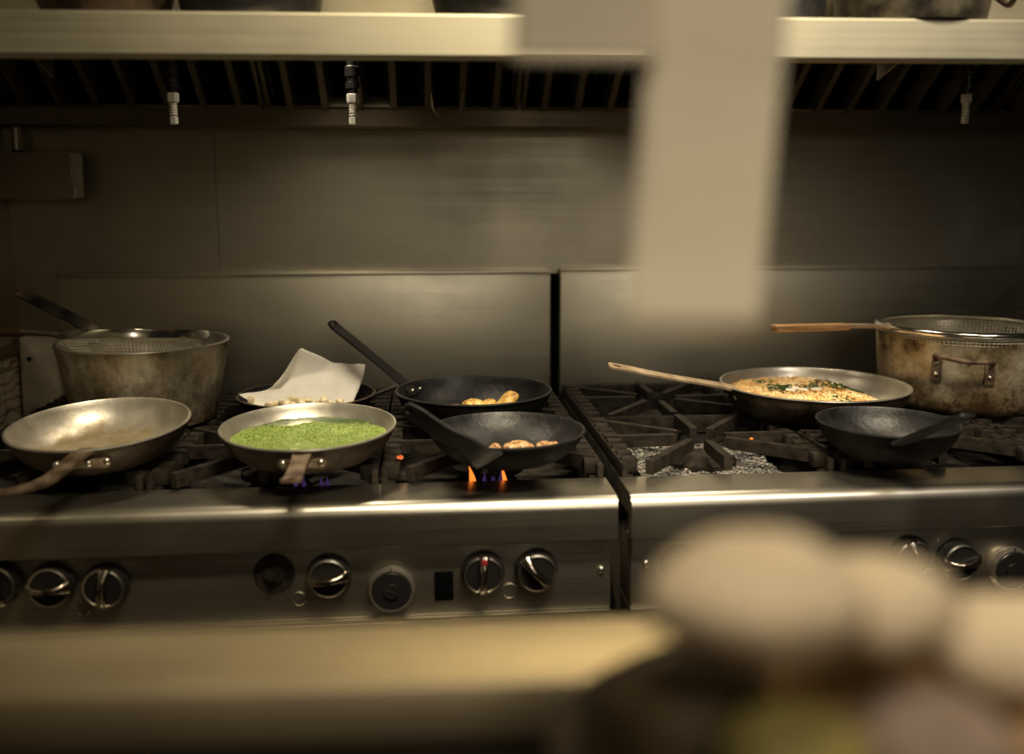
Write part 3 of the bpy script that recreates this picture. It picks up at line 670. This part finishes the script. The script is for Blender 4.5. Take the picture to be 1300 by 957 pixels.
for i in range(2): rivet(p, Vector((-.100 - .0 * i, .066 + .012 * i, .110 - .012 * i)), (-.85, .5, 0), .004)

def wire_bowl(R, D, name, parent, nm=84, nr=14, wt=.00055):
    t = bmesh.new(); rings = []
    for k in range(nr + 1):
        a = PI / 2 * k / nr
        rr = R * math.cos(a) ; z = -D * math.sin(a)
        if k == nr: rings.append([t.verts.new((0, 0, -D))])
        else: rings.append([t.verts.new((rr * math.cos(2 * PI * i / nm), rr * math.sin(2 * PI * i / nm), z)) for i in range(nm)])
    for k in range(nr):
        a, b = rings[k], rings[k + 1]
        for i in range(nm):
            j = (i + 1) % nm
            t.faces.new((a[i], a[j], b[0]) if len(b) == 1 else (a[i], a[j], b[j], b[i]))
    q = MB(); q.merge(t); o = q.build(name, M['wire'], parent, 180)
    w = o.modifiers.new('wire', 'WIREFRAME'); w.thickness = wt * 2; w.use_replace = True; w.use_even_offset = False
    return o
def sieve(root, R, D, rim_r, hw_from, hw_mid, hw_to, woodmat, nm=84, nr=14):
    wire_bowl(R - .002, D, 'mesh_bowl', root, nm, nr)
    MB().lathe([(R - .003, .003), (R + .002, .004), (R + .0035, -.001), (R + .003, -.009), (R - .002, -.009), (R - .003, .003)], 96).build('rim', M['chrome'], root, 60)
    h = MB().tube(smooth_path([Vector(q) for q in (hw_from, Vector(hw_from).lerp(Vector(hw_mid), .5), hw_mid)], 14), [.0045] * 4 + [.0035] * 6 + [.004] * 4, 10).build('neck', M['rust'], root)
    pts = smooth_path([Vector(hw_mid), Vector(hw_mid).lerp(Vector(hw_to), .5), Vector(hw_to)], 20)
    w = MB().tube(pts, [.0045, .006] + [.0068] * 16 + [.006, .004], 14).build('wooden_grip', woodmat, root)
    return root
s = thing('sieve', 'wire mesh sieve with dark wooden grip, resting across the left pot', 'sieve', (.2165, -.300, 1.071), (math.radians(-9.5), math.radians(0), 0))
sieve(s, .109, .05, .0, (-.108, -.018, 0), (-.155, -.030, .004), (-.27, -.05, .006), M['darkwood'], 110, 16)
# 9 right scorched pot
p = thing('stock_pot', 'scorched round pot with side loop handle, right of the rice', 'pot', (1.607, -.275, PB))
R, H, rb = .144, .125, .135
prof = [(0, 0), (rb - .014, 0), (rb - .005, .003), (rb, .012)] + [(rb + (R - rb) * i / 8, .012 + (H - .012) * i / 8) for i in range(1, 9)]
prof += [(R + .002, H + .001), (R + .002, H + .003), (R - .003, H + .003)] + [(rb - .004 + (R - rb) * i / 8, .012 + (H - .012) * i / 8) for i in range(8, -1, -1)] + [(rb - .014, .004), (0, .004)]
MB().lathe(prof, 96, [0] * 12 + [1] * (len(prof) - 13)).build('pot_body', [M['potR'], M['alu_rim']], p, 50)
# loop handle in front-left
a0 = math.radians(-120); 
def cyl(a, r, z): return Vector((r * math.cos(a), r * math.sin(a), z))
l_, r_ = math.radians(-136), math.radians(-104)
lp = MB().tube(smooth_path([cyl(l_, .141, .088), cyl(l_, .155, .100), cyl(l_ + .08, .170, .102), cyl((l_ + r_) / 2, .177, .098), cyl(r_ - .08, .170, .097), cyl(r_, .155, .094), cyl(r_, .141, .084)], 36), .0042, 10).build('loop_handle', M['rust'], p)
for a in (l_, r_):
    mt = Matrix.Rotation(a, 4, 'Z') @ Matrix.Translation((.1405, 0, .078))
    pl = MB().box(-.001, .0035, -.008, .008, -.022, .018, .0018, mat=mt).build('handle_plate', M['rust'], lp)
    for z in (.087, .068): rivet(lp, cyl(a, .1435, z), (math.cos(a), math.sin(a), 0), .0042)
MB().strip([(.118, .058, .110), (.140, .070, .135), (.17, .085, .155), (.215, .11, .188), (.24, .12, .205)], [.026, .022, .020, .022, .02], .004, (-.5, 1, 0), hole=(.86, .96, .4)).build('long_handle', M['steelstrip'], p, 40)
s = thing('sieve', 'large sieve with chrome rim and pale wooden handle over the right pot', 'sieve', (1.6035, -.281, 1.0625), (0, 0, 0))
wire_bowl(.1395, .075, 'mesh_bowl', s, 130, 22, .0010)
MB().lathe([(.137, .004), (.140, .0065), (.1445, .006), (.1465, .002), (.1445, -.0025), (.139, -.0015), (.137, .004)], 110).build('rim', M['chrome'], s, 60)
MB().tube(smooth_path([Vector(q) for q in ((-.142, -.012, .003), (-.165, -.022, .005), (-.20, -.035, .008), (-.235, -.049, .010))], 16), [.006, .007, .006, .005] + [.0042] * 12, 10).build('neck', M['brass'], s)
g_ = MB().box(-.075, .075, -.010, .010, -.0055, .0055, .0025)
o = g_.build('wooden_grip', M['wood'], s, 50, loc=(-.307, -.075, .012), rot=(0, math.radians(2), math.radians(18.5)))

# ------------------------------------------------------------------ flames under the right-hand pan of the left range
def flame(x, y, z, h, r, mat, lean_, label, grp):
    q = MB(); n = 9
    pts = []
    for i in range(n): u = i / (n - 1); pts.append(Vector((lean_ * u * u, .002 * math.sin(u * 4), h * u)))
    q.tube(pts, [max(.0004, r * math.sin(PI * (.25 + .75 * i / (n - 1))) ** .8 * (1 - .5 * i / (n - 1))) for i in range(n)], 12)
    o = q.build('flame', mat, ang=180, loc=(x, y, z)); tag(o, label, 'flame', grp)
flame(.735, -.583, .886, .036, .006, M['flame'], -.006, 'orange flame licking under the front black pan, left one', 'gas flames')
flame(.779, -.583, .886, .036, .004, M['flame'], -.007, 'thin orange flame under the front black pan, right one', 'gas flames')
for x in (.750, .762, .772): flame(x, -.583, .885, .028, .005, M['blueflame'], 0, 'faint violet flame between the two orange flames', 'gas flames')
for x in (.497, .508, .531, .539): flame(x, -.583, .882, .030, .006, M['blueflame'], 0, 'faint violet flame below the green sauce pan', 'gas flames')
q = MB(); q.blob((0, 0, 0), .004, (1.3, 1, .7), .3, 3, 2); o = q.build('ember', flame_mat('ember_glow', (1, .2, .06), .9), ang=180, loc=(.636, -.555, .929)); tag(o, 'small glowing orange ember on the grate by the green sauce pan', 'ember')
q = MB(); q.blob((0, 0, 0), .0022, (1.3, 1, .7), .3, 3, 2); o = q.build('ember', M['flame'], ang=180, loc=(1.152, -.50, .929)); tag(o, 'tiny glowing ember on the grate left of the small black pan', 'ember')

# ------------------------------------------------------------------ hood, shelf, nozzles
hd = thing('exhaust_hood', 'dark stainless exhaust hood with slanted baffle filters above the ranges', 'hood', (0, 0, 1.41))
hx0, hx1 = -.08, 2.4
MB().prism([(-.002, 0), (-.06, 0), (-.065, .004), (-.065, .045), (-.060, .048), (-.056, .045), (-.056, .008), (-.002, .008)], hx0, hx1, 'X').build('grease_trough', M['hooddark'], hd)
# filters: slanted, baffles as separate upright fins
ya, za, yb, zb_ = -.058, .035, -.50, .36
fx = hx0 + .02; k = 0
sl = math.atan2(zb_ - za, ya - yb); Ln = math.hypot(ya - yb, zb_ - za)
def fmat(x, w): return Matrix.Translation((x, ya, za)) @ Matrix(((1, 0, 0, 0), (0, -math.cos(sl), -math.sin(sl), 0), (0, math.sin(sl), -math.cos(sl), 0), (0, 0, 0, 1)))
while fx < hx1 - .1:
    w = .452 if fx + .452 < hx1 else hx1 - fx - .01
    mt = fmat(fx, w)          # local: x along, y up the slope, z towards the room
    f = MB().box(0, w, 0, .012, -.02, .006, .001, mat=mt).box(0, w, Ln - .02, Ln, -.02, .006, .001, mat=mt).box(0, .008, 0, Ln, -.02, .006, .001, mat=mt).box(w - .008, w, 0, Ln, -.02, .006, .001, mat=mt).build('baffle_filter', M['baffle'], hd)
    n = int((w - .02) / .058); m = MB(); m2 = MB()
    for i in range(n):
        x = .012 + (i + .5) * (w - .024) / n
        m.prism([(x - .014, -.012), (x - .0055, .008), (x + .0055, .008), (x + .014, -.012), (x + .0125, -.012), (x + .0045, .0065), (x - .0045, .0065), (x - .0125, -.012)], .004, Ln - .004, 'Y')
        m2.box(x - .0295, x + .0295, .004, Ln - .004, -.028, -.024)
    bmesh.ops.transform(m.bm, matrix=mt, verts=m.bm.verts); bmesh.ops.transform(m2.bm, matrix=mt, verts=m2.bm.verts)
    m.build('fins', M['baffle'], f); m2.build('fin_gap_shade', M['void'], f)  # near-black plate paints the shade between the fins
    for dx in ((.71,) if .3 < fx < .6 else ()):
        hpts = [(w * dx - .028, .05, .01), (w * dx - .024, .022, .022), (w * dx - .012, .008, .028), (w * dx, .004, .03), (w * dx + .012, .008, .028), (w * dx + .024, .022, .022), (w * dx + .028, .05, .01)]
        MB().tube([mt @ q for q in smooth_path([Vector(h) for h in hpts], 20)], .0009, 8).build('bail_handle', M['dullchrome'], f)
    fx += w + .004
MB().box(hx0, hx1, -.52, -.002, .40, 1.28).build('hood_box', M['hooddark'], hd)
MB().box(hx0, hx1, -.53, -.50, .092, 1.28, .001).build('hood_front', M['hood'], hd)
# shelf in front of the hood
def shz(x): return 1.4875 + (x - .8) * .0061
sh = thing('overhead_shelf', 'stainless steel shelf with deep front lip, crossing the top of the view', 'shelf', (.8, 0, 1.439), (0, -.0061, 0))
prof = [(-.715, .003), (-.715, .0455), (-.7135, .048), (-.711, .0485), (-.532, .0485), (-.532, .0445), (-.711, .0445), (-.711, .004), (-.690, .004), (-.690, .0), (-.713, .0)]
MB().prism(prof, -.875, 1.6, 'X').build('shelf_board', M['shelf'], sh, 30)
for x in (-.6, .5, 1.3): MB().prism([(-.532, .0), (-.532, .0445), (-.69, .0445)], x, x + .004, 'X').build('bracket', M['hooddark'], sh)

def shelf_pan(x, y, R, H, rb, label, mats, hz=None, az=0, nm='frying_pan', cat='frying pan'):
    p = thing(nm, label, cat, (x, y, shz(x) + .0006), (0, -.0061, az))
    pan_pieces(p, 'pan_body', R, H, rb, mats[0], mats[1], .3)
    if hz: MB().strip([(R * .96, 0, H * .8), (R + .03, 0, H), (R + .1, 0, H + .02), (R + .17, 0, H + .03)], [.026, .02, .022, .024], .004, (0, 1, 0), hole=(.85, .95, .4)).build('handle', mats[0], p, 40)
    return p
shelf_pan(.303, -.628, .080, .05, .060, 'brown bottomed pan at the left end of the overhead shelf', (M['burnt'], M['alu_rim']), False)
shelf_pan(.472, -.630, .087, .06, .074, 'black pan on the overhead shelf, second from the left end', (M['carbon'], M['carbon']), False)
shelf_pan(.770, -.626, .086, .06, .07, 'black pan on the overhead shelf partly behind the hanging tickets', (M['carbon'], M['carbon']), False)
rivet(bpy.data.objects['pan_body'] if False else sh, Vector((-.055, -.69, .060)), (-.4, -1, .1), .003)
p = shelf_pan(1.290, -.636, .096, .09, .086, 'battered round pot at the right of the overhead shelf', (M['potdark'], M['alu_rim']), False, 0, 'stock_pot', 'pot')
MB().tube(smooth_path([Vector(q) for q in ((.096, -.02, .055), (.118, -.03, .045), (.125, -.01, .03), (.118, .012, .045), (.096, .02, .055))], 24), .004, 8).build('loop_handle', M['burnt'], p)
shelf_pan(1.128, -.62, .056, .07, .05, 'dark small pot on the overhead shelf just right of the long ticket', (M['carbon'], M['carbon']), False, 0, 'sauce_pot', 'pot')

# fire suppression nozzles
def nozzle(x, y, z, label):
    t = thing('spray_nozzle', label, 'nozzle', (x, y, z), group='fire suppression nozzles under the hood'); t.scale = (1.3, 1.3, 1.12)
    MB().lathe([(0, .0), (.0042, 0), (.0052, .001), (.0052, .010), (.004, .011), (0, .011)], 6).build('tip', M['nickel'], t, 20)
    pr = [(0, .011)]
    for i in range(5): z0 = .012 + i * .0036; pr += [(.0038, z0), (.0050, z0 + .0006), (.0050, z0 + .0024), (.0038, z0 + .003)]
    pr += [(.0046, .031), (0, .031)]
    MB().lathe(pr, 24).build('threaded_stem', M['nickel'], t, 30)
    MB().lathe([(0, .030), (.0072, .030), (.0075, .031), (.0075, .041), (.007, .042), (0, .042)], 6).build('hex_nut', M['nickel'], t, 20)
    MB().lathe([(0, .042), (.0062, .042), (.0062, .048), (.0085, .049), (.0085, .057), (.0068, .058), (.0068, .064), (.0088, .065), (.0088, .078), (.0065, .080), (.0065, .12), (.006, .1202), (.006, .30), (0, .30)], 24).build('black_pipe', M['black'], t, 30)
nozzle(.2925, -.3, 1.3955, 'chrome tipped black spray nozzle hanging leftmost, above the tall stock pot')
nozzle(.5655, -.3, 1.3965, 'chrome tipped black spray nozzle hanging above the black pan handle')
nozzle(1.5685, -.3, 1.4045, 'dull brass tipped black spray nozzle hanging above the scorched pot')
# box and conduit on the left
b = thing('junction_box', 'small taped metal box fixed to the steel corner, upper left', 'box', (-.0845, -.0045, 1.285))
MB().box(.001, .138, -.05, .003, 0, .079, .003).build('box_body', M['box'], b)
MB().box(-.001, .136, -.052, -.0495, -.002, .081, .001).build('cover', M['box'], b)
t = bmesh.new(); rr = random.Random(4); rows = []
for j in range(10):
    z = .001 + .078 * j / 9
    rows.append([t.verts.new((.133 + .0022 * i + .002 * rr.random(), -.0525 + .003 * rr.random() - (.002 if i < 4 else -.003 * (i - 3)), z)) for i in range(8)])
for a, c in zip(rows, rows[1:]):
    for i in range(7): t.faces.new((a[i], a[i + 1], c[i + 1], c[i]))
q = MB(); q.merge(t); q.build('tape', M['tape'], b, 10)
MB().tube([(.034, -.025, .082), (.034, -.025, .125)], .0075, 20).build('conduit', M['dullchrome'], b)
MB().lathe([(0, .079), (.010, .079), (.010, .086), (0, .086)], 6, cx=.034, cy=-.025).build('conduit_nut', M['blackmatte'], b, 20)
# cutting board leaning in the corner
t = MB(); pts = []
W, Hh = .102, .17
for cx, cz, a0 in ((W - .018, Hh - .02, 0), (.006, Hh - .006, PI / 2)):
    for i in range(7): a = a0 + PI / 2 * i / 6; r_ = .018 if a0 == 0 else .006; pts.append((cx + r_ * math.cos(a), cz + r_ * math.sin(a)))
pts += [(0, 0), (W, 0)]
pts = [(x + (.006 * (Hh - z) / Hh if x > .05 else 0), z) for x, z in pts]
t.prism(pts, -.006, .006, 'Y', .001)
o = t.build('cutting_board', M['board'], ang=40, loc=(-.078, -.016, .8615), rot=(math.radians(-3), 0, 0))
o.location = (-.078, -.018, .8615)
tag(o, 'cream cutting board standing in the corner behind the left pots', 'cutting board')
o2 = MB().lathe([(0, 0), (.0045, 0), (.0045, .0008), (0, .0008)], 20, mat=Matrix.Translation((.016, -.0064, .128)) @ Matrix.Rotation(PI / 2, 4, 'X')).build('hanging_hole', M['void'], o)

# ------------------------------------------------------------------ pass counter, tickets, bread
pc = thing('pass_counter', 'blurred stainless steel pass counter ledge along the bottom foreground', 'counter', (.8, -1.33, 0), (0, 0, -.035))
MB().box(-.84, 1.1, -.072, 0, 1.014, 1.044, .004).build('steel_ledge', M['counter'], pc)
MB().box(-.84, 1.1, -.060, -.012, .90, 1.014).build('riser', M['hooddark'], pc)
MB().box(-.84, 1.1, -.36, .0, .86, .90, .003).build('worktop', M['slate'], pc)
MB().box(-.82, 1.08, -.33, -.03, .0, .86).build('cabinet', M['hooddark'], pc)

tr = thing('ticket_rail', 'steel ticket rail above the pass, holding the order tickets', 'ticket rail', (.8, -1.425, 1.405))
MB().box(-.7, .7, -.012, .002, 0, .03, .004).build('rail_body', M['dullchrome'], tr)
m = MB()
for x in (-.69, .68): m.box(x, x + .01, -.007, -.003, .03, 1.295)
m.build('hanger', M['dullchrome'], tr)
def ticket(name, x0, w, ztop, zbot, y, lean_x, label, mat, curl=0., tw=0.):
    t = bmesh.new(); nu, nv = 10, 30; V = []
    for j in range(nv + 1):
        v = j / nv
        V.append([t.verts.new((x0 + w * (i / nu - .5) * (1 - .0 * v) + lean_x * v * v ** .3, y + curl * math.sin(v * PI) + tw * (i / nu - .5) * v + .0012 * math.sin(i / nu * PI), ztop + (zbot - ztop) * v)) for i in range(nu + 1)])
    for a, b in zip(V, V[1:]):
        for i in range(nu): t.faces.new((a[i], a[i + 1], b[i + 1], b[i]))
    q = MB(); q.merge(t); o = q.build(name, mat, ang=180)
    sd = o.modifiers.new('thick', 'SOLIDIFY'); sd.thickness = .0003
    tag(o, label, 'paper ticket', 'order tickets hanging over the pass')
ticket('order_ticket', .8005, .060, 1.410, 1.2200, -1.4285, -.0115, 'long blurred paper ticket hanging down in front of the stove', M['paper'], .003, .002)
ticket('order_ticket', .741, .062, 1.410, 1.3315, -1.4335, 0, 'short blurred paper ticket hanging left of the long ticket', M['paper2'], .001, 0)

# basket with bread rolls on the worktop (close to the lens, strongly out of focus)
bk = thing('bread_basket', 'dark round basket heaped with bread rolls, blurred at lower right', 'basket', (.835, -1.505, .9005))
pr = [(0, 0), (.07, 0), (.075, .004)]
for i in range(24): z = .006 + i * .0068; r = .076 + .026 * (i / 23); pr += [(r + .0022 * (i % 2), z)]
pr += [(.105, .171), (.101, .174), (.097, .168)] + [(.072 + .024 * i / 8, .01 + .155 * i / 8) for i in range(8, -1, -1)] + [(0, .010)]
MB().lathe(pr, 72, sx=1.12, sy=.86).build('basket_body', M['basket'], bk, 60)
MB().lathe([(0, .10), (.085, .10), (.085, .14), (.05, .15), (0, .152)], 48, sx=1.08, sy=.8).build('lining', M['basket'], bk, 60)
def roll(c, r, sc_, mat, label, seed, rot=0):
    q = MB(); q.blob((0, 0, 0), r, sc_, .12, 2.4, 4, seed=seed); o = q.build('bread_roll', mat, ang=180, loc=c, rot=(0, 0, rot)); tag(o, label, 'bread', 'bread rolls heaped in the basket')
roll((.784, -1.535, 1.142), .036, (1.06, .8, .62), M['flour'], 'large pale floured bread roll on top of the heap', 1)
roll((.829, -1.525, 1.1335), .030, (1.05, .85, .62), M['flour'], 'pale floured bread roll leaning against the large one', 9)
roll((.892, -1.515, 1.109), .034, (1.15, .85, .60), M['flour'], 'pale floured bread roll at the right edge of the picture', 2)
roll((.768, -1.515, 1.090), .030, (1.1, .9, .75), M['dark'], 'dark crusted bread roll at the left of the heap', 3)
roll((.792, -1.55, 1.092), .024, (1.1, .8, .8), M['olive'], 'yellowish bread roll below the large floured one', 4)
roll((.838, -1.55, 1.092), .026, (1.1, .8, .8), M['mauve'], 'greyish bread roll in the middle of the heap', 5)
roll((.893, -1.545, 1.078), .027, (1.2, .8, .8), M['crust'], 'orange brown bread roll at the lower right corner', 6)
roll((.84, -1.50, 1.082), .036, (1.1, .9, .8), M['crust'], 'brown bread roll half hidden at the back of the heap', 7)

# faint steam rising at the right
m = bpy.data.materials.new('steam'); m.use_nodes = True; N = m.node_tree.nodes; L = m.node_tree.links; N.clear()
o_ = N.new('ShaderNodeOutputMaterial'); v_ = N.new('ShaderNodeVolumePrincipled'); tc = N.new('ShaderNodeTexCoord')
mp = N.new('ShaderNodeMapping'); mp.inputs['Scale'].default_value = (14, 14, 6); n_ = N.new('ShaderNodeTexNoise'); n_.inputs['Scale'].default_value = 1; n_.inputs['Detail'].default_value = 4; n_.inputs['Distortion'].default_value = 1.6
L.new(tc.outputs['Object'], mp.inputs[0]); L.new(mp.outputs[0], n_.inputs['Vector'])
mr = N.new('ShaderNodeMapRange'); mr.inputs['From Min'].default_value = .5; mr.inputs['From Max'].default_value = .72; mr.inputs['To Max'].default_value = 1.0
L.new(n_.outputs['Fac'], mr.inputs[0])
vl = N.new('ShaderNodeVectorMath'); vl.operation = 'LENGTH'; mp2 = N.new('ShaderNodeMapping'); mp2.inputs['Scale'].default_value = (1 / .16, 1 / .075, 1 / .17)
L.new(tc.outputs['Object'], mp2.inputs[0]); L.new(mp2.outputs[0], vl.inputs[0])
m3 = N.new('ShaderNodeMapRange'); m3.inputs['From Min'].default_value = .3; m3.inputs['From Max'].default_value = 1; m3.inputs['To Min'].default_value = 3.2; m3.inputs['To Max'].default_value = 0
L.new(vl.outputs['Value'], m3.inputs[0]); mu = N.new('ShaderNodeMath'); mu.operation = 'MULTIPLY'; L.new(mr.outputs[0], mu.inputs[0]); L.new(m3.outputs[0], mu.inputs[1])
L.new(mu.outputs[0], v_.inputs['Density']); v_.inputs['Color'].default_value = (.95, .95, 1, 1); L.new(v_.outputs[0], o_.inputs['Volume'])
q = MB(); q.lathe([(0, -.17)] + [(math.sin(PI * i / 12), -.17 * math.cos(PI * i / 12)) for i in range(1, 12)] + [(0, .17)], 32, sx=.16, sy=.075)
o = q.build('steam_wisps', m, ang=180, loc=(1.68, -.22, 1.245)); tag(o, 'faint grey steam wisps rising above the scorched pot', 'steam', kind='stuff')

# ------------------------------------------------------------------ light
def area(name, loc, target, size, power, col=(1, .82, .58), sy=None):
    l = bpy.data.lights.new(name, 'AREA'); l.energy = power; l.color = col; l.shape = 'RECTANGLE'; l.size = size; l.size_y = sy or size
    o = bpy.data.objects.new(name, l); COL.objects.link(o); o.location = loc
    o.rotation_euler = (Vector(target) - Vector(loc)).to_track_quat('-Z', 'Y').to_euler()
    return o
def spot(name, loc, target, size, blend, power, col, rad):
    l = bpy.data.lights.new(name, 'SPOT'); l.energy = power; l.color = col; l.spot_size = math.radians(size); l.spot_blend = blend; l.shadow_soft_size = rad
    o = bpy.data.objects.new(name, l); COL.objects.link(o); o.location = loc
    o.rotation_euler = (Vector(target) - Vector(loc)).to_track_quat('-Z', 'Y').to_euler(); return o
a_ = area('downlight_warm', (.98, -1.5, 2.45), (.95, -.6, 1.0), .7, 9.5, (1, .85, .58), .2); a_.data.spread = math.radians(78)
spot('downlight_right', (1.75, -1.9, 2.45), (1.4, -.6, 1.2), 48, .9, 44, (1, .9, .80), .14)
spot('pass_fill', (.92, -2.3, 2.1), (.84, -1.45, 1.2), 36, 1, 21, (1, .85, .63), .1)  # unseen fill added to brighten tickets, bread and counter
spot('rear_fill', (1.25, -3.3, 2.0), (1.1, -.4, 1.25), 36, 1, 48, (1, .88, .68), .5)  # unseen frontal fill added from behind the camera
area('rear_wall_fill', (1.35, -3.3, 2.6), (1.35, -4.4, .9), .9, 9, (1, .85, .62), .3)  # added light, brightens the rear wall that the steel reflects
for x in (.5, 1.2):
    a_ = area('hood_fill', (x, -.33, 1.60), (x + .05, -.36, .9), .28, 1.5, (1, .84, .6), .08); a_.data.spread = math.radians(120)  # unseen fills added to lift parchment, rice, nozzles and pan insides
w = bpy.data.worlds.new('w'); sc.world = w; w.use_nodes = True
w.node_tree.nodes['Background'].inputs[0].default_value = (1, .85, .65, 1); w.node_tree.nodes['Background'].inputs[1].default_value = .008

# ------------------------------------------------------------------ camera
cam = bpy.data.cameras.new('camera'); co = bpy.data.objects.new('camera', cam); COL.objects.link(co); sc.camera = co
F_ = 1199.5; yaw, pit, rol = .0914, .1448, -.0017
cam.sensor_fit = 'HORIZONTAL'; cam.sensor_width = 36; cam.lens = F_ / 1300 * 36
cam.shift_x = 0; cam.shift_y = -(478.5 - 434) / 1300
fw = Vector((math.sin(yaw) * math.cos(pit), math.cos(yaw) * math.cos(pit), -math.sin(pit)))
r0 = Vector((math.cos(yaw), -math.sin(yaw), 0)); u0 = r0.cross(fw)
rt = math.cos(rol) * r0 + math.sin(rol) * u0; up = -math.sin(rol) * r0 + math.cos(rol) * u0
co.matrix_world = Matrix(((rt.x, up.x, -fw.x, .6739), (rt.y, up.y, -fw.y, -1.8275), (rt.z, up.z, -fw.z, 1.2734), (0, 0, 0, 1)))
cam.clip_start = .02
cam.dof.use_dof = True; cam.dof.focus_distance = 1.42; cam.dof.aperture_fstop = (F_ / 1300 * .036) / .018; cam.dof.aperture_blades = 0
# note: Blender's f-stop uses focal length / aperture diameter
sc.view_settings.view_transform = 'Standard'; sc.view_settings.look = 'None'; sc.view_settings.exposure = 0
